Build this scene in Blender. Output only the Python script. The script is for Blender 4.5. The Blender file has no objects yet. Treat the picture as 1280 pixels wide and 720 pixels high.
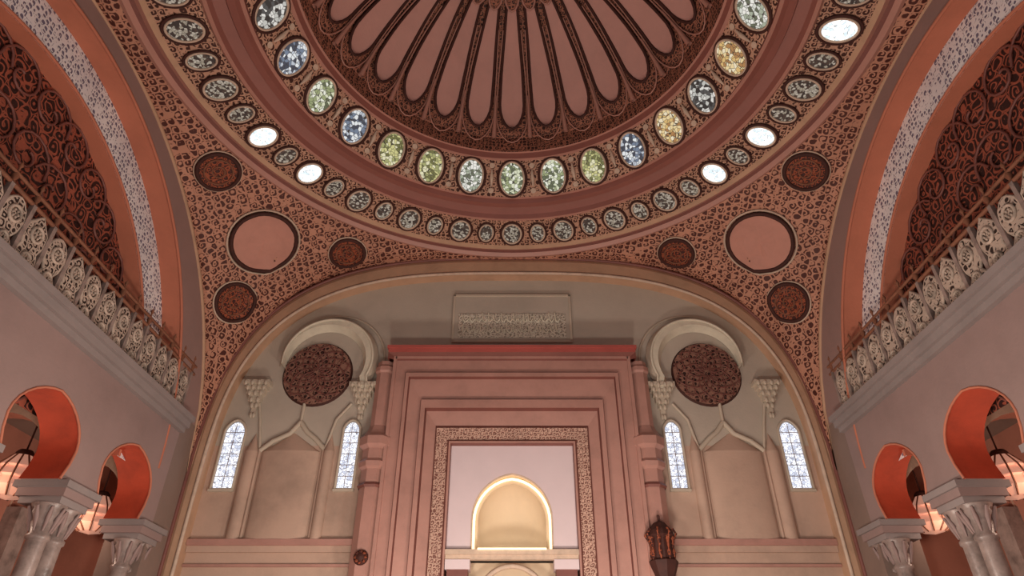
import bpy, math, random
from mathutils import Vector, Matrix
from mathutils.bvhtree import BVHTree
from mathutils.geometry import tessellate_polygon
random.seed(7)
ZOFF = 1.6      # eye height: geometry below is written relative to eye level
CY = 13.86      # dome centre (y)
FL = -1.6       # floor

# ------------------------------------------------------------------ materials
def lin(c):
    return tuple(((v/255)/12.92 if v/255 <= .04045 else ((v/255+.055)/1.055)**2.4) for v in c)+(1,)

def newmat(name):
    m = bpy.data.materials.new(name); m.use_nodes = True
    nt = m.node_tree; b = nt.nodes['Principled BSDF']
    return m, nt, b

def N(nt, t, **kw):
    n = nt.nodes.new(t)
    for k, v in kw.items(): setattr(n, k, v)
    return n

def plaster(name, c, rough=.75, var=.12, scale=.6, bump=.15, c2=None):
    m, nt, b = newmat(name); L = nt.links
    tc = N(nt, 'ShaderNodeTexCoord')
    n1 = N(nt, 'ShaderNodeTexNoise'); n1.inputs['Scale'].default_value = scale; n1.inputs['Detail'].default_value = 8
    n1.inputs['Roughness'].default_value = .65
    L.new(tc.outputs['Object'], n1.inputs['Vector'])
    r = N(nt, 'ShaderNodeValToRGB')
    a = lin(c); d = lin(c2) if c2 else tuple(v*(1-var*1.6) for v in a[:3])+(1,)
    u = tuple(min(1, v*(1+var)) for v in a[:3])+(1,)
    r.color_ramp.elements[0].position = .3; r.color_ramp.elements[0].color = d
    r.color_ramp.elements[1].position = .7; r.color_ramp.elements[1].color = u
    e = r.color_ramp.elements.new(.5); e.color = a
    L.new(n1.outputs['Fac'], r.inputs['Fac']); L.new(r.outputs['Color'], b.inputs['Base Color'])
    b.inputs['Roughness'].default_value = rough
    n2 = N(nt, 'ShaderNodeTexNoise'); n2.inputs['Scale'].default_value = 9; n2.inputs['Detail'].default_value = 6
    L.new(tc.outputs['Object'], n2.inputs['Vector'])
    bp = N(nt, 'ShaderNodeBump'); bp.inputs['Strength'].default_value = bump; bp.inputs['Distance'].default_value = .05
    L.new(n2.outputs['Fac'], bp.inputs['Height']); L.new(bp.outputs['Normal'], b.inputs['Normal'])
    return m

def arabesque(name, ground, line, scale=1.6, freq=14, th=.35, edge=.05, dist=.2, bump=.5, rnd=.55, arms=1):
    """carved scrollwork: near-regular cells holding spiral tendrils, bounded by interlaced straps"""
    m, nt, b = newmat(name); L = nt.links
    tc = N(nt, 'ShaderNodeTexCoord')
    n1 = N(nt, 'ShaderNodeTexNoise'); n1.inputs['Scale'].default_value = scale*.9; n1.inputs['Detail'].default_value = 1
    L.new(tc.outputs['Object'], n1.inputs['Vector'])
    s = N(nt, 'ShaderNodeVectorMath', operation='SUBTRACT'); s.inputs[1].default_value = (.5, .5, .5)
    L.new(n1.outputs['Color'], s.inputs[0])
    sc = N(nt, 'ShaderNodeVectorMath', operation='SCALE'); sc.inputs['Scale'].default_value = dist*2/scale
    L.new(s.outputs[0], sc.inputs[0])
    ad = N(nt, 'ShaderNodeVectorMath', operation='ADD')
    L.new(tc.outputs['Object'], ad.inputs[0]); L.new(sc.outputs[0], ad.inputs[1])
    v = N(nt, 'ShaderNodeTexVoronoi'); v.inputs['Scale'].default_value = scale; v.inputs['Randomness'].default_value = rnd
    L.new(ad.outputs[0], v.inputs['Vector'])
    ve = N(nt, 'ShaderNodeTexVoronoi', feature='DISTANCE_TO_EDGE'); ve.inputs['Scale'].default_value = scale; ve.inputs['Randomness'].default_value = rnd
    L.new(ad.outputs[0], ve.inputs['Vector'])
    dv = N(nt, 'ShaderNodeVectorMath', operation='SUBTRACT'); L.new(ad.outputs[0], dv.inputs[0]); L.new(v.outputs['Position'], dv.inputs[1])
    d1 = N(nt, 'ShaderNodeVectorMath', operation='DOT_PRODUCT'); d1.inputs[1].default_value = (1, .6, 0); L.new(dv.outputs[0], d1.inputs[0])
    d2 = N(nt, 'ShaderNodeVectorMath', operation='DOT_PRODUCT'); d2.inputs[1].default_value = (-.5, .8, 1); L.new(dv.outputs[0], d2.inputs[0])
    at = N(nt, 'ShaderNodeMath', operation='ARCTAN2'); L.new(d2.outputs['Value'], at.inputs[0]); L.new(d1.outputs['Value'], at.inputs[1])
    am = N(nt, 'ShaderNodeMath', operation='MULTIPLY'); am.inputs[1].default_value = arms; L.new(at.outputs[0], am.inputs[0])
    mu = N(nt, 'ShaderNodeMath', operation='MULTIPLY_ADD'); mu.inputs[1].default_value = freq
    L.new(v.outputs['Distance'], mu.inputs[0]); L.new(am.outputs[0], mu.inputs[2])
    si = N(nt, 'ShaderNodeMath', operation='SINE'); L.new(mu.outputs[0], si.inputs[0])
    mr = N(nt, 'ShaderNodeMapRange'); mr.inputs[1].default_value = th-.3; mr.inputs[2].default_value = th+.3
    L.new(si.outputs[0], mr.inputs[0])
    me = N(nt, 'ShaderNodeMapRange'); me.inputs[1].default_value = edge; me.inputs[2].default_value = edge*1.8
    me.inputs[3].default_value = 1; me.inputs[4].default_value = 0
    L.new(ve.outputs['Distance'], me.inputs[0])
    mx = N(nt, 'ShaderNodeMath', operation='MAXIMUM'); L.new(mr.outputs[0], mx.inputs[0]); L.new(me.outputs[0], mx.inputs[1])
    n3 = N(nt, 'ShaderNodeTexNoise'); n3.inputs['Scale'].default_value = .5; L.new(tc.outputs['Object'], n3.inputs['Vector'])
    lm = N(nt, 'ShaderNodeMix', data_type='RGBA'); L.new(n3.outputs['Fac'], lm.inputs['Factor'])
    lm.inputs[6].default_value = tuple(x*.75 for x in lin(line)[:3])+(1,); lm.inputs[7].default_value = tuple(min(1, x*1.25) for x in lin(line)[:3])+(1,)
    mix = N(nt, 'ShaderNodeMix', data_type='RGBA')
    L.new(mx.outputs[0], mix.inputs['Factor'])
    L.new(lm.outputs[2], mix.inputs[7]); mix.inputs[6].default_value = lin(ground)
    L.new(mix.outputs[2], b.inputs['Base Color'])
    b.inputs['Roughness'].default_value = .65
    bp = N(nt, 'ShaderNodeBump'); bp.inputs['Strength'].default_value = bump; bp.inputs['Distance'].default_value = .05
    L.new(mx.outputs[0], bp.inputs['Height']); L.new(bp.outputs['Normal'], b.inputs['Normal'])
    return m

def glass(name, cols, strength=1.0, scale=7, lead=.06, leadc=(45, 40, 38)):
    m, nt, b = newmat(name); L = nt.links
    tc = N(nt, 'ShaderNodeTexCoord')
    v = N(nt, 'ShaderNodeTexVoronoi'); v.inputs['Scale'].default_value = scale
    ve = N(nt, 'ShaderNodeTexVoronoi', feature='DISTANCE_TO_EDGE'); ve.inputs['Scale'].default_value = scale
    L.new(tc.outputs['Object'], v.inputs['Vector']); L.new(tc.outputs['Object'], ve.inputs['Vector'])
    r = N(nt, 'ShaderNodeValToRGB'); r.color_ramp.interpolation = 'CONSTANT'
    n = len(cols); r.color_ramp.elements[0].color = lin(cols[0]); r.color_ramp.elements[1].color = lin(cols[-1])
    r.color_ramp.elements[1].position = (n-1)/n
    for i in range(1, n-1):
        e = r.color_ramp.elements.new(i/n); e.color = lin(cols[i])
    sp = N(nt, 'ShaderNodeSeparateColor'); L.new(v.outputs['Color'], sp.inputs[0]); L.new(sp.outputs[0], r.inputs['Fac'])
    me = N(nt, 'ShaderNodeMapRange'); me.inputs[1].default_value = lead*.6; me.inputs[2].default_value = lead
    L.new(ve.outputs['Distance'], me.inputs[0])
    mix = N(nt, 'ShaderNodeMix', data_type='RGBA'); L.new(me.outputs[0], mix.inputs['Factor'])
    mix.inputs[6].default_value = lin(leadc); L.new(r.outputs['Color'], mix.inputs[7])
    L.new(mix.outputs[2], b.inputs['Emission Color']); b.inputs['Emission Strength'].default_value = strength
    b.inputs['Base Color'].default_value = (.05, .05, .05, 1); b.inputs['Roughness'].default_value = .3
    return m

def emis(name, c, s):
    m, nt, b = newmat(name)
    b.inputs['Base Color'].default_value = lin(c); b.inputs['Emission Color'].default_value = lin(c)
    b.inputs['Emission Strength'].default_value = s
    return m

M = {}
M['wall'] = plaster('wall_stone', (192, 164, 146), c2=(168, 144, 128), scale=.35)
M['wallg'] = plaster('lunette_plaster', (188, 178, 164), scale=.3, var=.08)
M['wallr'] = plaster('rib_plaster', (196, 184, 166), scale=.5, var=.08)
M['green'] = plaster('pale_green_marble', (218, 212, 192), rough=.45, var=.1, scale=1.5)
M['band'] = plaster('arch_band_sandstone', (192, 156, 128), var=.1, scale=.8)
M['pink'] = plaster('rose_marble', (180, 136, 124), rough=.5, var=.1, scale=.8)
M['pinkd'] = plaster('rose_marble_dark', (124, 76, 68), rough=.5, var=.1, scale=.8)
M['red'] = plaster('red_marble', (180, 92, 84), rough=.45, var=.1)
M['mould'] = plaster('dome_moulding', (142, 90, 80), rough=.45, var=.06)
M['mouldl'] = plaster('dome_moulding_light', (180, 132, 118), rough=.45, var=.06)
M['petal'] = plaster('petal_plaster', (202, 156, 146), var=.06, scale=.5)
M['disc'] = plaster('roundel_plaster', (198, 144, 128), var=.08, scale=.8)
M['panel'] = plaster('mihrab_panel', (224, 208, 212), var=.03, bump=.03)
M['cream'] = plaster('cream_stone', (206, 184, 164), var=.12, scale=3)
M['bal'] = plaster('balustrade_stone', (184, 168, 154), var=.35, scale=2.5)
M['niche'] = plaster('niche_plaster', (212, 192, 164), var=.05, bump=.05)
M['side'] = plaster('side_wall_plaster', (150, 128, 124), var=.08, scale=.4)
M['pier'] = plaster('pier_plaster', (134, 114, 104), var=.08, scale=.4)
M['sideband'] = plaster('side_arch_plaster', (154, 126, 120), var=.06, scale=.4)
M['salmon'] = plaster('salmon_plaster', (194, 120, 94), var=.08, scale=.5)
M['ledge'] = plaster('ledge_stone', (146, 136, 134), var=.08)
M['orange'] = plaster('lamplit_reveal', (182, 70, 42), var=.15, scale=1)  # warm lamp light on the arch reveals is put into this orange
M['marble'] = plaster('grey_marble', (146, 130, 124), rough=.35, var=.3, scale=1.8)
M['brown'] = plaster('carved_brown_wood', (66, 32, 25), var=.2, scale=4)
M['rail'] = plaster('rail_wood', (132, 86, 64), var=.2, scale=4)
M['floor'] = plaster('carpet_red', (110, 60, 50), rough=.95, scale=3)
M['aisle'] = plaster('aisle_plaster', (166, 110, 92), var=.1, scale=.6)
M['pend'] = arabesque('pendentive_arabesque', (78, 35, 27), (194, 142, 118), scale=3.3, freq=12, th=.35, edge=.055, rnd=.45, dist=.15)
M['ring'] = arabesque('drum_arabesque', (68, 35, 27), (196, 154, 130), scale=4.2, freq=12, th=.32, edge=.055, rnd=.45, dist=.15)
M['domeo'] = arabesque('dome_arabesque', (54, 26, 20), (164, 108, 86), scale=5.5, freq=11, th=.42, edge=.045, rnd=.4)
M['tymp'] = arabesque('tympanum_arabesque', (50, 22, 18), (158, 84, 64), scale=2.1, freq=18, th=.3, edge=.035, dist=.35, bump=1)
M['mosaic'] = arabesque('mosaic_blue_white', (112, 108, 130), (238, 234, 240), scale=5.2, freq=10, th=.05, edge=.07, rnd=.5)
M['medal'] = arabesque('medallion_lattice', (48, 22, 18), (150, 110, 94), scale=4.4, freq=13, th=.35, edge=.06)
M['rose'] = arabesque('roundel_carving', (64, 24, 18), (156, 80, 50), scale=4.5, freq=12, th=.4, edge=.03)
M['border'] = arabesque('mihrab_border_carving', (122, 80, 70), (206, 170, 152), scale=6, freq=12, th=.2, edge=.05)
M['script'] = arabesque('calligraphy_relief', (146, 138, 124), (214, 206, 190), scale=5, freq=12, th=.1, edge=.05, dist=.6)
M['pierced'] = arabesque('pierced_stone', (46, 32, 28), (186, 168, 154), scale=4.5, freq=12, th=.15, edge=.07, bump=1)
M['led'] = emis('warm_led_strip', (255, 234, 196), 1.4)
M['lampglass'] = emis('peach_lamp_glass', (246, 186, 160), .3)
G = {
 'gw': glass('glass_green_white', [(212, 216, 186), (150, 160, 116), (232, 234, 218), (92, 100, 74)], .92),
 'w': glass('glass_pale', [(214, 216, 206), (164, 172, 152), (236, 234, 226), (96, 102, 84)], .92),
 'yg': glass('glass_yellow_green', [(208, 204, 140), (164, 166, 110), (228, 224, 186), (110, 110, 64)], .88),
 'b': glass('glass_blue_white', [(186, 194, 204), (112, 126, 146), (228, 232, 234), (60, 68, 82)], .92),
 'a': glass('glass_amber', [(216, 180, 116), (232, 208, 156), (170, 124, 76), (236, 222, 190)], .92),
 'd': glass('glass_grey', [(196, 196, 190), (76, 78, 78), (226, 224, 218), (40, 42, 42)], .88),
 'sun': glass('glass_sunlit', [(255, 255, 255), (240, 246, 250), (255, 252, 240), (190, 205, 212)], 1.6, scale=9, lead=.04, leadc=(130, 130, 130)),
 'dim': glass('glass_dim', [(186, 172, 152), (78, 58, 48), (214, 200, 182), (48, 36, 32)], .55, scale=10),
 'win': glass('glass_wall_window', [(250, 250, 255), (225, 230, 245), (240, 240, 250), (190, 196, 214)], 1.3, scale=8, lead=.06, leadc=(120, 118, 128)),
}

# ------------------------------------------------------------------ mesh builder
class MB:
    def __init__(s): s.v = []; s.f = []; s.m = []; s.mats = []; s.sm = []
    def mi(s, mat):
        if mat not in s.mats: s.mats.append(mat)
        return s.mats.index(mat)
    def add(s, vs, fs, mat, smooth=False):
        o = len(s.v); s.v += [tuple(v) for v in vs]; k = s.mi(mat)
        for f in fs: s.f.append(tuple(i+o for i in f)); s.m.append(k); s.sm.append(smooth)
    def strip(s, A, B, mat, closed=False, smooth=False):
        n = len(A); vs = list(A)+list(B)
        fs = [(i, (i+1) % n, n+(i+1) % n, n+i) for i in range(n if closed else n-1)]
        s.add(vs, fs, mat, smooth)
    def grid(s, rows, mat, closed=False, smooth=True):
        n = len(rows[0]); vs = [p for r in rows for p in r]; fs = []
        for j in range(len(rows)-1):
            for i in range(n if closed else n-1):
                fs.append((j*n+i, j*n+(i+1) % n, (j+1)*n+(i+1) % n, (j+1)*n+i))
        s.add(vs, fs, mat, smooth)
    def box(s, x0, x1, y0, y1, z0, z1, mat):
        vs = [(x, y, z) for z in (z0, z1) for y in (y0, y1) for x in (x0, x1)]
        s.add(vs, [(0, 2, 3, 1), (4, 5, 7, 6), (0, 1, 5, 4), (2, 6, 7, 3), (0, 4, 6, 2), (1, 3, 7, 5)], mat)
    def tube(s, pts, r, mat, closed=False, n=6):
        pts = [Vector(p) for p in pts]; rows = []; k = len(pts); up = None
        for i, p in enumerate(pts):
            a = pts[i-1] if (i > 0 or closed) else p; b = pts[(i+1) % k] if (i < k-1 or closed) else p
            t = (b-a).normalized()
            if up is None: up = t.orthogonal().normalized()
            up = (up-t*up.dot(t)).normalized(); w = t.cross(up)
            rr = r[i] if isinstance(r, (list, tuple)) else r
            rows.append([p+(up*math.cos(q)+w*math.sin(q))*rr for q in [2*math.pi*j/n for j in range(n)]])
        if closed: rows.append(rows[0])
        s.grid(rows, mat, closed=True)
    def lathe(s, c, prof, mat, n=24, rot=0, smooth=True):
        c = Vector(c); rows = []
        for r, z in prof:
            rows.append([c+Vector((r*math.cos(rot+2*math.pi*i/n), r*math.sin(rot+2*math.pi*i/n), z)) for i in range(n)])
        s.grid(rows, mat, closed=True, smooth=smooth)
    def fan(s, pts, mat):
        c = sum((Vector(p) for p in pts), Vector())/len(pts); n = len(pts)
        s.add(list(pts)+[c], [(i, (i+1) % n, n) for i in range(n)], mat)
    def poly(s, pts, mat):
        tris = tessellate_polygon([[Vector(p) for p in pts]]); s.add(pts, tris, mat)
    def build(s, name, parent=None):
        me = bpy.data.meshes.new(name); me.from_pydata(s.v, [], s.f)
        for m in s.mats: me.materials.append(m)
        me.polygons.foreach_set('material_index', s.m); me.polygons.foreach_set('use_smooth', s.sm)
        me.update()
        o = bpy.data.objects.new(name, me); bpy.context.collection.objects.link(o)
        if parent: o.parent = parent
        return o
def empty(name):
    o = bpy.data.objects.new(name, None); bpy.context.collection.objects.link(o); return o
def ell(c, eu, ev, a, b, n=32, off=None):
    c = Vector(c) + (off or Vector())
    return [c+eu*a*math.cos(2*math.pi*i/n)+ev*b*math.sin(2*math.pi*i/n) for i in range(n)]

# ------------------------------------------------------------------ floor
mb = MB(); mb.box(-20, 20, -14, 29, FL-.2, FL, M['floor']); mb.build('floor')

# ------------------------------------------------------------------ dome
def P3(r, z, az): return Vector((r*math.sin(az), CY+r*math.cos(az), z))
SEG = 168
def ringrow(r, z): return [P3(r, z, 2*math.pi*i/SEG) for i in range(SEG)]
dome = empty('dome')
mb = MB()
prof = [((13.25, 19.85), M['mouldl']), ((13.1, 19.8), M['mouldl']), ((12.95, 19.95), M['pinkd']), ((12.8, 20.0), M['mouldl']), ((12.6, 19.9), M['band']), ((12.45, 20.05), M['ring']),
        ((10.75, 20.3), M['mouldl']), ((10.6, 20.15), M['mouldl']), ((10.45, 20.15), M['mould']), ((10.35, 20.35), M['mould']), ((9.95, 20.5), M['pinkd']),
        ((9.88, 20.4), M['mould']), ((9.6, 20.4), M['mould']), ((9.5, 20.6), M['mouldl']), ((9.35, 20.6), M['pinkd']), ((9.25, 20.5), M['ring']),
        ((8.3, 21.95), M['mouldl']), ((8.15, 21.95), M['mould']), ((8.05, 22.2), M['mouldl']), ((7.95, 22.2), M['domeo']), ((7.85, 23.0), M['domeo'])]
for (a, ma), (b, _) in zip(prof, prof[1:]):
    mb.grid([ringrow(*a), ringrow(*b)], ma, closed=True, smooth=False)
Z0, RS = 19.8, 8.4
rows = [ringrow(7.85, 23.0)]
for i in range(24):
    r = 7.75*(1-i/23); rows.append(ringrow(max(r, .01), Z0+math.sqrt(RS*RS-r*r)+.05))
mb.grid(rows, M['domeo'], closed=True)
mb.build('dome_shell', dome)
def SP(r, az, off=0):
    z = Z0+math.sqrt(max(RS*RS-r*r, 0)); p = P3(r, z, az)
    nrm = (p-Vector((0, CY, Z0))).normalized(); return p-nrm*off
mb = MB()
NP = 28
for k in range(NP):
    az = 2*math.pi*k/NP; pitch = 2*math.pi/NP
    def outline(scale, rtip, off):
        rs = [2.6+(rtip-.55-2.6)*i/14 for i in range(15)]
        hw = lambda r: (.31+.13*min(1, (r-2.6)/3.6))*pitch*r*scale
        left = [(r, -hw(r)) for r in rs]
        h = hw(rtip-.55)
        cap = [(rtip-.55+.55*math.sin(t), -h*math.cos(t)) for t in [math.pi*j/10 for j in range(1, 10)]]
        right = [(r, hw(r)) for r in reversed(rs)]
        return [(r, d) for r, d in left+cap+right]
    o = outline(.84, 7.62, 0)
    pts = [SP(r, az+d/r, .10) for r, d in o]
    n = len(o)
    A = pts[:n//2]; B = [pts[n-1-i] for i in range(n//2)]
    mid = [(a+b)/2 for a, b in zip(A, B)]
    mid = [m+(m-Vector((0, CY, Z0))).normalized()*.12 for m in mid]
    mb.grid([A, mid, B], M['petal'])
    mb.add([A[-1], pts[n//2], B[-1], mid[-1]], [(0, 1, 3), (1, 2, 3)], M['petal'])
    mb.tube(pts, .065, M['brown'], n=5)
    o2 = outline(1.05, 7.88, 0)
    mb.tube([SP(r, az+d/r, .06) for r, d in o2 if r > 4.5], .035, M['mouldl'], n=5)
    a2 = az+pitch/2
    mb.tube([SP(7.8, a2, .08), SP(7.5, a2, .1), SP(6.8, a2, .1)], [.13, .09, .03], M['mouldl'], n=6)
mb.build('petal_ribs', dome)
mb = MB()
mb.tube([SP(2.7, 2*math.pi*i/96, .1) for i in range(96)], .12, M['mouldl'], closed=True)
mb.fan([SP(3.0, 2*math.pi*i/48, .16) for i in range(48)], M['domeo'])
for k in range(28):
    a = 2*math.pi*k/28
    mb.fan([SP(3.0+.85*math.sin(t), a+.1*math.cos(t), .17) for t in [math.pi*j/8 for j in range(9)]], M['domeo'])
    mb.tube([SP(3.0+.9*math.sin(t), a+.105*math.cos(t), .18) for t in [math.pi*j/8 for j in range(9)]], .05, M['mouldl'])
mb.build('crown_ring', dome)

seq = {0: 'gw', -1: 'w', 1: 'gw', -2: 'yg', 2: 'yg', -3: 'yg', 3: 'b', -4: 'b', 4: 'a', -5: 'gw', 5: 'd', -6: 'b', 6: 'a', -7: 'd', 7: 'w'}
mb = MB()
def frame(r0, z0, r1, z1, az, t=.5):
    c = P3(r0+(r1-r0)*t, z0+(z1-z0)*t, az)
    et = Vector((math.cos(az), -math.sin(az), 0))
    es = (P3(r1, z1, az)-P3(r0, z0, az)).normalized()
    n = et.cross(es)
    if n.dot(Vector((0, CY, 15))-c) < 0: n = -n
    return c, et, es, n
for k in range(28):
    kk = k if k <= 14 else k-28
    g = G[seq.get(kk, random.choice(['gw', 'b', 'a', 'd', 'w']))]
    az = 2*math.pi*k/28
    c, et, es, n = frame(9.25, 20.5, 8.3, 21.95, az)
    mb.fan(ell(c, et, es, .53, .76, off=n*.04), g)
    mb.tube(ell(c, et, es, .57, .80, off=n*.06), .05, M['cream'], closed=True)
    mb.tube(ell(c, et, es, .68, .86, off=n*.04), .065, M['brown'], closed=True)
    c, et, es, n = frame(9.25, 20.5, 8.3, 21.95, az+math.pi/28)
    for s in (-.6, .6): mb.fan(ell(c+es*s, et, es, .13, .13, n=10, off=n*.05), M['cream'])
    mb.tube([c-es*.4+n*.05, c+n*.1, c+es*.4+n*.05], [.03, .1, .03], M['cream'])
mb.build('stained_glass_ring', dome)
mb = MB()
for k in range(56):
    az = 2*math.pi*k/56; c, et, es, n = frame(12.45, 20.05, 10.75, 20.3, az)
    kk = k/2 if k <= 28 else k/2-28
    if k % 2 == 0:
        lit = int(kk) in {-4, -5, 4, 5, 7}
        g = G['sun'] if lit else (G['d'] if abs(kk) > 8 else G['dim'])
        mb.fan(ell(c, et, es, .42, .6, off=n*.05), g)
        mb.tube(ell(c, et, es, .46, .65, off=n*.07), .05, M['cream'], closed=True)
        mb.tube(ell(c, et, es, .56, .76, off=n*.05), .06, M['brown'], closed=True)
    else:
        mb.fan(ell(c, et, es, .3, .5, off=n*.05), G['dim'])
        mb.tube(ell(c, et, es, .34, .56, off=n*.06), .045, M['cream'], closed=True)
        mb.tube(ell(c, et, es, .42, .66, off=n*.05), .05, M['brown'], closed=True)
mb.build('lower_window_ring', dome)

# ------------------------------------------------------------------ pendentives
HX, HY = 14.0, 13.54
NF = 3.0
def zf(x): return 8+12*max(0, 1-(abs(x)/HX)**NF)**(1/NF)
def zs(d): return 8+11.9*math.sqrt(max(0, 1-(d/HY)**2))
def foot(az):
    if az < 0: az = -az
    if az > math.pi/2: az = math.pi-az
    az = max(1e-4, min(math.pi/2-1e-4, az))
    if math.tan(az) < HX/HY: x, d = HY*math.tan(az), HY; zl = zf(x)
    else: x, d = HX, HX/math.tan(az); zl = zs(d)
    return math.hypot(x, d), zl
def PEN(az, t):
    W = .55*(1-t)**1.0*min(1, t*4+.2)     # soften the diagonal crease away from the foot
    if W < 1e-3: r1, zl = foot(az)
    else:
        q = [foot(az+W*k/6) for k in range(-6, 7)]; ws = [7-abs(k) for k in range(-6, 7)]; S = sum(ws)
        r1 = sum(a[0]*w for a, w in zip(q, ws))/S; zl = sum(a[1]*w for a, w in zip(q, ws))/S
    r0 = 13.2; z0 = 19.85
    r = r0+(r1-r0)*math.sin(t*math.pi/2); z = z0+(zl-z0)*t
    return Vector((r*math.sin(az), r*math.cos(az), z))
ca = math.atan2(HX, HY)
azs = [ca*i/40 for i in range(40)]+[ca+(math.pi/2-ca)*i/40 for i in range(41)]
prow = [[PEN(a, j/24) for a in azs] for j in range(25)]
na = len(azs)
pv = [p for r in prow for p in r]
pf = [(j*na+i, j*na+i+1, (j+1)*na+i+1, (j+1)*na+i) for j in range(24) for i in range(na-1)]
bvh = BVHTree.FromPolygons(pv, pf)
def roundel_pts(p0, nn, a, off, n=36):
    """a true circle seen square-on to the vault, dropped on to its surface"""
    eu = Vector((0, 0, 1)).cross(nn).normalized(); ev = nn.cross(eu); out = []
    for i in range(n):
        q = 2*math.pi*i/n; s = p0+(eu*math.cos(q)+ev*math.sin(q))*a
        h, hn, _, _ = bvh.ray_cast(s+nn*3, -nn, 8)
        out.append((h if h else s)+nn*off)
    return out
# roundel centres in metres relative to the dome axis (snapped to the vault)
ROUND = []
for c, r, kind in [((11.1, 9.85, 17.95), 1.42, 'big'), ((12.5, 6.2, 19.1), .82, 's'), ((12.75, 11.4, 15.8), .88, 's'), ((8.3, 12.06, 19.5), .8, 's')]:
    p = bvh.find_nearest(Vector(c))[0]; nn = Vector()
    for dx in (-.9, 0, .9):
        for dz in (-.9, 0, .9):
            h, hn, _, _ = bvh.find_nearest(p+Vector((dx, -dx, dz)))
            if hn.dot(Vector((0, 0, 8))-h) < 0: hn = -hn
            nn += hn
    ROUND.append((p, nn.normalized(), r, kind))
for sx in (-1, 1):
    for sy in (-1, 1):
        pe = empty('pendentive')
        tr = lambda p: Vector((sx*p.x, CY+sy*p.y, p.z))
        mb = MB(); mb.grid([[tr(p) for p in r] for r in prow], M['pend'])
        mb.build('vault_surface', pe)
        mb = MB()
        for p, nn, r, kind in ROUND:
            R = lambda k, off: [tr(q) for q in roundel_pts(p, nn, r*k, off)]
            fill = M['disc'] if kind == 'big' else M['rose']
            r2 = R(.98, .14); r1 = R(.5, .14); mb.strip(r2, r1, fill, closed=True, smooth=True); mb.fan(r1, fill)
            mb.tube(R(1.02, .12), .1, M['brown'], closed=True)
            mb.tube(R(1.14, .06), .05, M['cream'], closed=True)
            if kind == 's':
                mb.tube(R(.7, .15), .04, M['rail'], closed=True); mb.tube(R(.3, .15), .04, M['rail'], closed=True)
        mb.build('roundels', pe)
        mb = MB()
        mb.tube([tr(PEN(a, 1)) for a in azs], .09, M['band'])
        mb.build('edge_moulding', pe)

# ------------------------------------------------------------------ front / back great arches
def supd(hw, zsp, rise, n, y, K=120):
    pts = [(-hw, y, FL), (-hw, y, zsp)]
    for i in range(1, K):
        q = math.pi*(1-i/K); c = math.cos(q); s_ = math.sin(q)
        pts.append((hw*math.copysign(abs(c)**(2/n), c), y, zsp+rise*abs(s_)**(2/n)))
    return pts+[(hw, y, zsp), (hw, y, FL)]
YF = CY+HY; YW = 28.0
mb = MB()
o = supd(HX, 8, 12, NF, YF); a = supd(13.75, 8, 11.7, NF, YF-.12); b = supd(13.5, 8, 11.1, NF, YF-.12); c = supd(13.42, 8, 11.0, NF, YF)
mb.strip(o, a, M['band']); mb.strip(a, b, M['band']); mb.strip(b, c, M['pinkd']); mb.strip(c, supd(13.42, 8, 11.0, NF, YW), M['band'])
mb.tube(supd(13.42, 8, 11.0, NF, YF-.1), .08, M['cream']); mb.tube(supd(HX-.05, 8, 11.95, NF, YF-.08), .09, M['pinkd'])
mb.build('great_arch')
mb = MB(); YB = CY-HY
mb.strip(supd(HX, 8, 12, NF, YB), supd(13.4, 8, 11, NF, YB), M['band']); mb.strip(supd(13.4, 8, 11, NF, YB), supd(13.4, 8, 11, NF, YB-1.5), M['band'])
mb.build('great_arch')

# ------------------------------------------------------------------ front wall
mb = MB()
mb.box(-14.4, 14.4, YW, YW+.4, 10.0, 20.5, M['wallg'])
for x0, x1 in ((-14.4, -2.71), (2.71, 14.4)): mb.box(x0, x1, YW, YW+.4, FL, 10.0, M['wall'])
mb.box(-14.4, 14.4, YW+2, YW+2.2, FL, 20, M['wall'])
for sx in (-1, 1):
    x0, x1 = sorted((sx*6.5, sx*13.4))
    mb.box(x0, x1, YW-.25, YW, 5.7, 5.95, M['pink']); mb.box(x0, x1, YW-.15, YW, 5.45, 5.7, M['wall'])
    mb.box(x0, x1, YW-.12, YW, 4.9, 5.0, M['pink'])
    for i in range(3):
        xa = sx*(6.9+i*2.2); xb = sx*(8.8+i*2.2); xa, xb = min(xa, xb), max(xa, xb)
        mb.box(xa, xb, YW-.1, YW, 2.0, 4.5, M['pink'])
    for xc, w in ((9.9, 1.3), (11.65, .3), (8.2, .25)):   # half-round piers between the windows
        mb.grid([[(sx*xc+w*math.cos(q), YW-.28*math.sin(q), z) for q in [math.pi*j/12 for j in range(13)]] for z in (5.95, 9.7)], M['wall'])
        mb.grid([[(sx*xc+w*k*math.cos(q), YW-.28*k*math.sin(q), 9.7+(1-k)*.9) for q in [math.pi*j/12 for j in range(13)]] for k in (1, .7, .4, 0)], M['wall'])
mb.build('wall_front')

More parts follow.
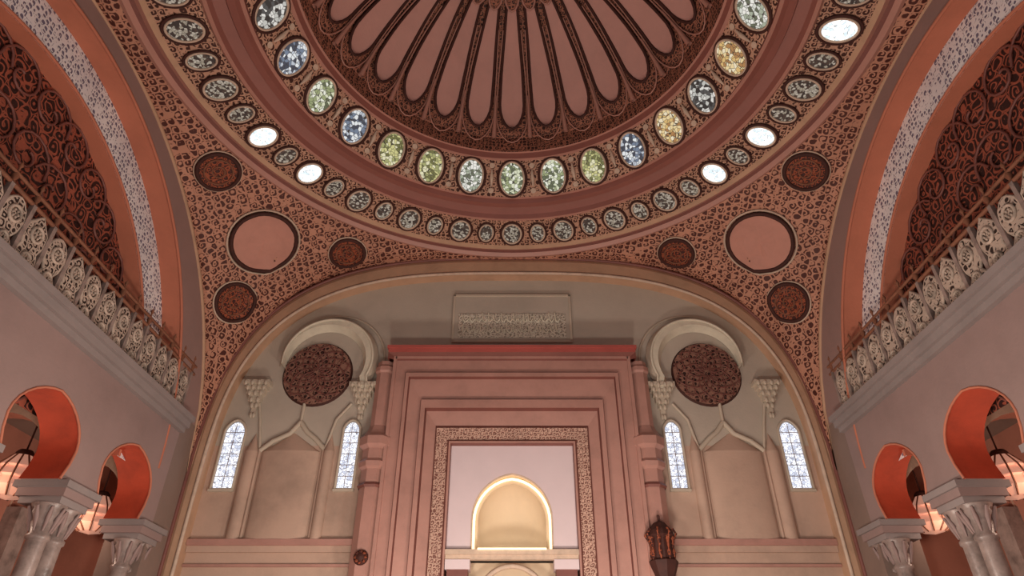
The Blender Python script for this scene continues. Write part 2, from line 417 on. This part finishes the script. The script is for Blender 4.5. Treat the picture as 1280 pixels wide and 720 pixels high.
def arch_pts(xc, zb, zt, hw, y, K=10, point=.25):
    zsp = zt-hw*(1+point); pts = [(xc-hw, y, zb), (xc-hw, y, zsp)]
    for i in range(1, K):
        q = math.pi*(1-i/K); pts.append((xc+hw*math.cos(q), y, zsp+hw*(1+point*(math.sin(q)**3))*math.sin(q)))
    return pts+[(xc+hw, y, zsp), (xc+hw, y, zb)]
for i, (xc, hw) in enumerate(((-12.6, .42), (-7.3, .33), (7.3, .33), (12.6, .42))):
    w = empty('window_%d' % (i+1)); mb = MB()
    mb.fan(arch_pts(xc, 8.1, 11.1, hw, YW-.04), G['win']); mb.build('glass_pane', w)
    mb = MB(); p = arch_pts(xc, 8.05, 11.2, hw+.06, YW-.08); mb.tube(p, .06, M['wallr'], closed=True)
    mb.tube([(xc, YW-.07, 8.1), (xc, YW-.07, 11.0)], .015, M['marble'])
    for z in (8.6, 9.1, 9.6, 10.1, 10.6): mb.tube([(xc-hw, YW-.07, z), (xc+hw, YW-.07, z)], .015, M['marble'])
    mb.box(xc-hw-.12, xc+hw+.12, YW-.16, YW, 7.92, 8.03, M['wallr']); mb.build('frame', w)

EX, EZ = Vector((1, 0, 0)), Vector((0, 0, 1))
for sx in (-1, 1):
    mb = MB(); c = Vector((sx*9.35, YW-.12, 13.55))
    mb.fan(ell(c, EX, EZ, 1.6, 1.6, 40), M['medal'])
    mb.strip(ell(c, EX, EZ, 1.6, 1.6, 40), ell(c+Vector((0, .15, 0)), EX, EZ, 1.7, 1.7, 40), M['brown'], closed=True)
    for k in range(12):   # dense counter-curved lattice
        a = 2*math.pi*k/12
        for s0 in (1, -1):
            mb.tube([c+Vector((math.cos(a+1.9*s*s0)*1.57*s, -.05, math.sin(a+1.9*s*s0)*1.57*s)) for s in (.1, .22, .35, .5, .65, .8, .9, 1)], .026, M['pinkd'], n=5)
    mb.build('lattice_medallion')
    mb = MB(); K = 44
    def arc(cx, cz, r, y, leg=True):
        P = []
        if leg: P += [Vector((sx*(cx-r*.93), y, 12.6)), Vector((sx*(cx-r*.93), y, 13.0))]
        for i in range(K+1):
            q = math.radians(-25+212*i/K); P.append(Vector((sx*(cx-r*math.cos(q)), y, cz+r*math.sin(q))))
        return P
    O = arc(8.8, 14.2, 2.3, YW-.1); O1 = arc(8.85, 14.15, 2.15, YW-.5); I1 = arc(9.0, 14.05, 1.98, YW-.5); I = arc(9.08, 14.0, 1.85, YW-.02)
    mb.strip(O, O1, M['wallr'], smooth=True); mb.strip(O1, I1, M['green'], smooth=True); mb.strip(I1, I, M['green'], smooth=True)
    mb.tube([p+Vector((0, -.02, 0)) for p in O1], .06, M['green'])
    mb.tube(arc(8.72, 14.25, 2.5, YW-.02), .06, M['wallr'])
    mb.build('horseshoe_arch')
    for xc, zc in ((7.0, 12.3), (12.0, 12.4)):
        mb = MB()
        for i, (rw, z0, z1) in enumerate(((.62, .45, .62), (.5, .25, .45), (.4, .0, .25), (.3, -.3, .0), (.2, -.55, -.3), (.12, -1.0, -.55))):
            mb.box(sx*xc-rw, sx*xc+rw, YW-rw*.9, YW, zc+z0, zc+z1, M['wallr'])
            m = max(2, int(rw*8))
            for j in range(m):
                mb.lathe((sx*xc-rw+(j+.5)*2*rw/m, YW-rw*.9, zc+z0), [(0, -.12), (.07, -.06), (.09, .06), (.05, .14)], M['wallr'], n=6)
        mb.build('corbel_capital')
    mb = MB()
    Y = YW-.06
    mb.tube([(sx*9.7, Y, 12.0), (sx*9.7, Y, 11.1)], .08, M['wallr'])
    mb.tube([(sx*9.7, Y, 11.1), (sx*10.1, Y, 10.55), (sx*10.8, Y, 10.2), (sx*11.3, Y, 9.75)], .12, M['wallr'])
    mb.tube([(sx*9.7, Y, 11.1), (sx*9.3, Y, 10.6), (sx*8.9, Y, 10.3), (sx*8.4, Y, 9.8)], .12, M['wallr'])
    mb.tube([(sx*11.3, Y, 9.75), (sx*11.3, Y, 6)], .07, M['wall']); mb.tube([(sx*8.45, Y, 9.8), (sx*8.45, Y, 6)], .07, M['wall'])
    mb.tube([(sx*11.8, Y, 12.0), (sx*11.6, Y, 11.2), (sx*11.3, Y, 9.75)], .07, M['wallr'])
    mb.tube([(sx*7.5, Y, 12.0), (sx*8.1, Y, 11.2), (sx*8.4, Y, 9.8)], .07, M['wallr'])
    mb.build('blind_arch_rib')

mb = MB()
mb.box(-2.95, 2.95, YW-.12, YW, 15.3, 18.0, M['wallg'])
mb.box(-2.7, 2.7, YW-.16, YW-.1, 15.5, 16.85, M['script'])
for x0, x1, z0, z1 in ((-3, 3, 17.92, 18.02), (-3, 3, 15.22, 15.32), (-3, -2.9, 15.3, 18), (2.9, 3, 15.3, 18)):
    mb.box(x0, x1, YW-.18, YW, z0, z1, M['wallr'])
for row in range(2):
    x = -2.5
    while x < 2.4:
        z = 15.85+row*.62; h = random.uniform(.2, .45); w = random.uniform(.15, .4)
        mb.tube([(x, YW-.18, z+h), (x+w*.2, YW-.18, z), (x+w*.6, YW-.18, z-.12), (x+w, YW-.18, z+.08)], .035, M['green'], n=5)
        x += w+.06
mb.build('inscription_plaque')

# ------------------------------------------------------------------ mihrab portal
por = empty('mihrab_portal')
mb = MB()
prof = [(5.85, 14.5, 28.0), (5.85, 14.5, 26.95), (5.85, 14.2, 26.95), (5.6, 14.08, 27.15), (5.5, 13.95, 27.15), (5.47, 13.9, 27.25), (5.0, 13.25, 27.25), (4.95, 13.2, 27.1), (4.8, 13.0, 27.1),
        (4.76, 12.95, 27.3), (4.2, 11.95, 27.4), (4.15, 11.9, 27.22), (3.95, 11.5, 27.22),
        (3.9, 11.45, 27.5), (3.45, 10.8, 27.62), (3.38, 10.65, 27.5), (2.88, 10.12, 27.55), (2.8, 10.02, 27.45), (2.72, 9.93, 27.45), (2.7, 9.9, 27.75)]
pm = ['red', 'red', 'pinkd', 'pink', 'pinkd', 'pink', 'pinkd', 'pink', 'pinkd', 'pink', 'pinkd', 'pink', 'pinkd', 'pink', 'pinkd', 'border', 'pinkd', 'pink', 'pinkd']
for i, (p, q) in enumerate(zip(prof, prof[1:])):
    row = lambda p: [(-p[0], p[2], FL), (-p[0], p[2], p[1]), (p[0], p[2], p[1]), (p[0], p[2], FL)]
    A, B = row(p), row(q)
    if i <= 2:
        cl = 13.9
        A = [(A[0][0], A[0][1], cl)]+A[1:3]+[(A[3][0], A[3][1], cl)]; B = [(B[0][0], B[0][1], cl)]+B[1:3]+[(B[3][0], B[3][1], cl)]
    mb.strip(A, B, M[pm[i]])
mb.box(-5.5, -5.45, 27.15, 28, FL, 14.1, M['pink']); mb.box(5.45, 5.5, 27.15, 28, FL, 14.1, M['pink'])
mb.box(-5.92, 5.92, 26.9, 28, 14.42, 14.56, M['red'])
mb.build('stepped_frame', por)
mb = MB(); YP = 27.75
def nic(hw, y, zb=5.55, zsp=6.75, zt=8.6, K=20):
    pts = [(-hw, y, zb), (-hw, y, zsp)]; rise = zt-zsp
    d = (rise*rise-hw*hw)/(2*hw); R = hw+d
    amax = math.atan2(rise, d)
    half = [(-(R*math.cos(amax*i/(K//2))-d), zsp+R*math.sin(amax*i/(K//2))) for i in range(1, K//2)]
    pts += [(x, y, z) for x, z in half]+[(0, y, zt)]+[(-x, y, z) for x, z in reversed(half)]
    return pts+[(hw, y, zsp), (hw, y, zb)]
ZT = 8.68
hole = nic(1.72, YP, zt=ZT)
mb.poly([(-2.72, YP, 5.55), (-2.72, YP, 10.0), (2.72, YP, 10.0), (2.72, YP, 5.55)]+list(reversed(hole)), M['panel'])
mb.build('panel', por)
mb = MB()
mb.strip(hole, nic(1.72, YP+.5, zt=ZT), M['niche']); inner = nic(1.45, YP+.5, zt=ZT-.35)
mb.strip(nic(1.72, YP+.5, zt=ZT), inner, M['niche'])
rows = [inner]
for j in range(1, 11):      # apse: half-cylinder under a pointed half-dome
    q = j/10*math.pi/2; k = math.cos(q)
    rows.append([(x*k, YP+.5+1.3*math.sin(q), (z if z <= 6.75 else 6.75+(z-6.75)*k)) for x, y, z in inner])
mb.grid(rows, M['niche'])
mb.tube(nic(1.7, YP+.05, zt=ZT-.02), .05, M['cream'])
mb.tube(nic(1.62, YP+.42, zt=ZT-.13), .06, M['led'])
mb.box(-2.72, 2.72, YP-.25, YP+1.9, 5.3, 5.5, M['cream']); mb.box(-2.72, 2.72, YP-.15, YP+.1, 5.12, 5.3, M['cream'])
mb.box(-1.4, 1.4, YP-.3, YP-.2, 5.48, 5.54, M['led'])
mb.box(-2.72, 2.72, YP+.6, YP+.8, FL, 5.12, M['niche'])
for sx in (-1, 1):
    mb.box(sx*2.2-.5, sx*2.2+.5, YP-.12, YP+.6, FL, 4.5, M['pink'])
    mb.box(sx*2.2-.5, sx*2.2+.5, YP-.2, YP+.6, 4.75, 5.12, M['panel']); mb.box(sx*2.2-.42, sx*2.2+.42, YP-.15, YP+.6, 4.5, 4.75, M['pinkd'])
mb.tube([(1.5*math.cos(q), YP, 3.2+1.7*math.sin(q)) for q in [math.pi*i/20 for i in range(21)]], .1, M['cream'])
mb.build('niche', por)
for sx in (-1, 1):
    mb = MB(); c = (sx*6.0, 27.65, 0)
    mb.lathe(c, [(.55, FL), (.55, 8.7), (.68, 8.8), (.72, 9.0), (.6, 9.15), (.6, 9.6), (.78, 9.75), (.8, 10.1), (.6, 10.3), (.5, 10.5), (.42, 10.7), (.42, 13.3), (.5, 13.4), (.5, 13.6), (.42, 13.7), (.4, 13.9), (0, 14.0)], M['pink'], n=8, rot=math.pi/8, smooth=False)
    mb.lathe(c, [(.6, 7.9), (.66, 8.0), (.6, 8.1)], M['pinkd'], n=8, rot=math.pi/8, smooth=False)
    mb.build('turret_shaft', por)
mb = MB()
mb.lathe((0, 0, 0), [(0, .22), (.12, .2), (.18, .1), (.26, .08), (.3, 0), (.26, -.05)], M['brown'], n=20)
for k in range(8):
    a = k*math.pi/4; mb.lathe((.2*math.cos(a), .2*math.sin(a), .08), [(.07, 0), (.05, .07), (0, .1)], M['rose'], n=8)
o = mb.build('carved_rosette'); o.rotation_euler = (math.pi/2, 0, 0); o.location = (-6.0, 27.08, 5.1)
mb = MB()
LX, LY, LZ = 5.95, 26.85, 5.2
mb.lathe((LX, LY, LZ), [(0, 1.5), (.06, 1.45), (.05, 1.25), (.25, 1.15), (.5, .85), (.58, .65), (.42, .55), (.44, -.2), (.58, -.3), (.54, -.45), (.4, -.8), (.3, -1.3), (.38, -1.5), (.2, -2.2), (0, -2.4)], M['brown'], n=8, smooth=False)
for k in range(8):
    a = math.pi/4*(k+.5)
    mb.lathe((LX+.44*math.cos(a), LY+.44*math.sin(a), LZ), [(.03, -.3), (.08, 0), (.04, .2), (.09, .5), (.02, .9)], M['rose'], n=6)
    mb.tube([(LX+.5*math.cos(a), LY+.5*math.sin(a), LZ+.9), (LX+.62*math.cos(a), LY+.62*math.sin(a), LZ+.7), (LX+.5*math.cos(a), LY+.5*math.sin(a), LZ+.5)], .05, M['rose'], n=5)
mb.build('bracket_lantern')

# ------------------------------------------------------------------ side bays
def ell_arch(x, hw, rise, zsp=8, K=72):
    return [(x, CY+hw*math.cos(math.pi*i/K), zsp+rise*math.sin(math.pi*i/K)) for i in range(K+1)]
bays = [23.2-4.9*i for i in range(6)]
def horseshoe(yc, K=14):
    pts = [(yc+1.4, 6.0), (yc+1.6, 6.5)]
    for i in range(K+1):
        q = math.pi*i/K; s = math.sin(q); pts.append((yc+1.68*math.cos(q), 6.95+1.35*(.86*s+.14*(1-abs(math.cos(q))))))
    return pts+[(yc-1.6, 6.5), (yc-1.4, 6.0)]
LAMPS = []
for sx, nm in ((-1, 'left'), (1, 'right')):
    X = lambda v: sx*v
    def bx(mb, x0, x1, y0, y1, z0, z1, m): mb.box(min(X(x0), X(x1)), max(X(x0), X(x1)), y0, y1, z0, z1, m)
    mb = MB()
    mb.strip(ell_arch(X(14), HY, 11.9), ell_arch(X(14), 11.1, 11.0), M['sideband'])
    mb.strip(ell_arch(X(14), 11.1, 11.0), ell_arch(X(14.8), 11.1, 11.0), M['salmon'], smooth=True)
    mb.strip(ell_arch(X(14.8), 11.1, 11.0), ell_arch(X(14.8), 9.6, 9.5), M['mosaic'])
    mb.strip(ell_arch(X(14.8), 9.6, 9.5), ell_arch(X(15.45), 9.6, 9.5), M['salmon'], smooth=True)
    mb.tube(ell_arch(X(13.97), 11.12, 11.02), .06, M['salmon']); mb.tube(ell_arch(X(14.77), 9.65, 9.55), .06, M['salmon'])
    mb.build('side_arch')
    mb = MB(); mb.fan(ell_arch(X(15.45), 9.6, 9.5), M['tymp'])
    for q0, cnt in ((2.0, 5), (4.3, 9), (6.6, 14), (8.5, 18)):   # carved tendrils
        for k in range(cnt):
            a = math.pi*(k+.5)/cnt; cy = CY+q0*math.cos(a); cz = 8.2+q0*math.sin(a); d0 = 1 if k % 2 else -1
            mb.tube([(X(15.38), cy+(.12+.9*s)*math.cos(a+s*8*d0), cz+(.12+.9*s)*math.sin(a+s*8*d0)) for s in [j/18 for j in range(19)]], .05, M['pinkd'], n=5)
    mb.build('carved_tympanum')
    mb = MB(); out = [(25.75, 6.0)]
    for yc in bays: out += horseshoe(yc)
    out += [(bays[-1]-2.6, 6.0), (bays[-1]-2.6, 10.2), (25.75, 10.2)]
    for xx in (13.95, 15.2): mb.poly([(X(xx), y, z) for y, z in out], M['side'])
    mb.strip([(X(13.95), y, z) for y, z in out], [(X(15.2), y, z) for y, z in out], M['side'], closed=True)
    for yc in bays:
        h = horseshoe(yc); h = [(yc+(y-yc)*.992, z-.01) for y, z in h]
        mb.strip([(X(13.93), y, z) for y, z in h], [(X(15.22), y, z) for y, z in h], M['orange'], smooth=True)
        mb.tube([(X(13.94), y, z) for y, z in h], .04, M['salmon'])
    bx(mb, 13.98, 15.6, 25.75, 28.2, FL, 10.5, M['pier'])
    bx(mb, 19.5, 19.8, -4, 28.2, FL, 10, M['aisle'])
    bx(mb, 15.2, 19.5, -4, 28.2, 9.3, 9.6, M['pier'])
    bx(mb, 15.2, 19.5, 28, 28.3, FL, 9.6, M['aisle'])
    mb.build('wall_'+nm)
    mb = MB()
    for x0, x1, z0, z1 in ((13.75, 14.1, 9.75, 9.95), (13.6, 15.4, 9.95, 10.2), (13.45, 15.4, 10.2, 10.42), (13.6, 15.4, 10.42, 10.52)):
        bx(mb, x0, x1, -4, 25.75, z0, z1, M['ledge'])
    mb.build('gallery_ledge')
    # pierced stone balustrade: shaped openwork panels between slim finialled posts
    mb = MB(); y = 25.3; kk = 0
    while y > 0:
        bx(mb, 13.93, 14.07, y-.07, y+.07, 10.52, 12.35, M['marble'])
        mb.lathe((X(14), y, 12.35), [(.1, 0), (.05, .1), (.11, .25), (.03, .4), (.03, .55), (.07, .62), (0, .8)], M['rail'], n=8)
        yc = y-.5; kk += 1
        if kk % 2: S = [(-.38, 10.55), (-.42, 10.9), (-.3, 11.15), (-.42, 11.45), (-.4, 11.85), (-.2, 12.05), (0, 12.3), (.2, 12.05), (.4, 11.85), (.42, 11.45), (.3, 11.15), (.42, 10.9), (.38, 10.55)]
        else: S = [(-.3, 10.55), (-.36, 10.8), (-.2, 11.0), (-.34, 11.25), (-.43, 11.6), (-.34, 11.95), (-.15, 12.15), (0, 12.2), (.15, 12.15), (.34, 11.95), (.43, 11.6), (.34, 11.25), (.2, 11.0), (.36, 10.8), (.3, 10.55)]
        for xx in (13.95, 14.05): mb.fan([(X(xx), yc+a_, z) for a_, z in S], M['pierced'])
        mb.tube([(X(14), yc+a_, z) for a_, z in S], .06, M['bal'], closed=True)
        for z0, rr in ((11.65, .22), (10.82, .16)):
            c = Vector((X(13.92), yc, z0)); mb.tube(ell(c, Vector((0, 1, 0)), EZ, rr, rr*1.1, 12), .05, M['bal'], closed=True)
            for q in range(6):
                mb.lathe(c+Vector((0, rr*.5*math.cos(q*math.pi/3), rr*.5*math.sin(q*math.pi/3))), [(0, -.06), (.05, 0), (0, .06)], M['bal'], n=6)
        y -= 1.0
    mb.tube([(X(14), 25.6, 12.72), (X(14), -2, 12.72)], .06, M['rail']); mb.tube([(X(14), 25.6, 12.36), (X(14), -2, 12.36)], .07, M['rail'])
    mb.build('balustrade')
    for yc in [b-2.45 for b in bays]+[25.65]:
        mb = MB()
        for x0, x1, z0, z1, w, mt in ((13.7, 15.4, 5.8, 6.0, .95, 'ledge'), (13.8, 15.3, 5.55, 5.8, .82, 'side'), (13.9, 15.2, 5.35, 5.55, .72, 'ledge')):
            bx(mb, x0, x1, yc-w, yc+w, z0, z1, M[mt])
        for dy in (-.38, .38):
            mb.lathe((X(14.4), yc+dy, 0), [(.4, FL), (.4, FL+.3), (.3, FL+.4), (.28, 4.3), (.34, 4.35), (.34, 4.45), (.28, 4.5), (.36, 4.8), (.34, 4.9), (.44, 5.1), (.42, 5.2), (.5, 5.35)], M['marble'], n=16)
            for k in range(8):
                a = k*math.pi/4; mb.tube([(X(14.4)+.3*math.cos(a), yc+dy+.3*math.sin(a), 4.55), (X(14.4)+.4*math.cos(a), yc+dy+.4*math.sin(a), 4.95), (X(14.4)+.52*math.cos(a), yc+dy+.52*math.sin(a), 5.25)], [.03, .08, .04], M['side'], n=5)
        mb.build('marble_column')
        mb = MB()
        ar = [(X(17.35+2.1*math.cos(math.pi*i/16)), 6.6+1.9*math.sin(math.pi*i/16)) for i in range(17)]
        A = [(x, yc-.3, z) for x, z in ar]; B = [(x, yc+.3, z) for x, z in ar]
        A2 = [(X(17.35)+(x-X(17.35))*1.2, yc-.3, 6.6+(z-6.6)*1.25) for x, z in ar]; B2 = [(p[0], yc+.3, p[2]) for p in A2]
        mb.strip(A, B, M['aisle']); mb.strip(A, A2, M['cream']); mb.strip(B, B2, M['cream'])
        bx(mb, 18.9, 19.5, yc-.4, yc+.4, FL, 6.6, M['marble'])
        mb.build('aisle_arch')
        if yc > 0:
            mb = MB(); lx, ly, lz = X(16.5), yc+.45, 6.7
            mb.tube([(lx, ly, 9.3), (lx, ly, lz+.7)], .03, M['brown'])
            mb.lathe((lx, ly, lz), [(0, .75), (.2, .7), (.28, .6), (.3, .5)], M['brown'], n=12)
            mb.lathe((lx, ly, lz), [(.3, .5), (.6, .1), (.5, .05), (.75, -.25), (.62, -.3), (.8, -.6), (.4, -.85), (0, -.95)], M['lampglass'], n=12, smooth=False)
            for k in range(12):
                a = k*math.pi/6; mb.tube([(lx+.3*math.cos(a), ly+.3*math.sin(a), lz+.5), (lx+.62*math.cos(a), ly+.62*math.sin(a), lz+.1), (lx+.77*math.cos(a), ly+.77*math.sin(a), lz-.25), (lx+.82*math.cos(a), ly+.82*math.sin(a), lz-.6), (lx+.4*math.cos(a), ly+.4*math.sin(a), lz-.87)], .03, M['rail'], n=4)
            mb.build('hanging_lamp')
            LAMPS.append((lx, ly-1.6, lz-1.0))

# ------------------------------------------------------------------ lights
def light(kind, name, loc, e, c, size=.5, rot=None):
    l = bpy.data.lights.new(name, kind); l.energy = e; l.color = c
    if kind == 'AREA': l.size = size
    else: l.shadow_soft_size = size
    o = bpy.data.objects.new(name, l); o.location = loc; bpy.context.collection.objects.link(o)
    if rot: o.rotation_euler = rot
    return o
for i, (x, y) in enumerate(((-4, 11), (4, 11), (-4, 19), (4, 19))):
    light('POINT', 'room_fill_light', (x, y, 0), 1780, (1, .88, .76), .8)  # unseen fill lights, added low down to brighten vault and walls
light('POINT', 'niche_lamp', (0, YP+.6, 5.8), 24, (1, .92, .78), .15)
for x, y, z in LAMPS:
    if y > 10: light('POINT', 'aisle_lamp', (x, y, z), 80, (1, .7, .54), .2)
w = bpy.data.worlds.new('sky'); bpy.context.scene.world = w; w.use_nodes = True
w.node_tree.nodes['Background'].inputs[0].default_value = (.97, .96, .96, 1); w.node_tree.nodes['Background'].inputs[1].default_value = .42

cam = bpy.data.cameras.new('camera'); co = bpy.data.objects.new('camera', cam); bpy.context.collection.objects.link(co)
cam.sensor_width = 36; cam.lens = 22.5; co.rotation_euler = (math.radians(90+33.5), 0, 0); co.location = (0, 0, 0)
bpy.context.scene.camera = co
for o in list(bpy.context.scene.objects):
    if o.parent is None: o.location.z += ZOFF
bpy.context.scene.view_settings.view_transform = 'Standard'
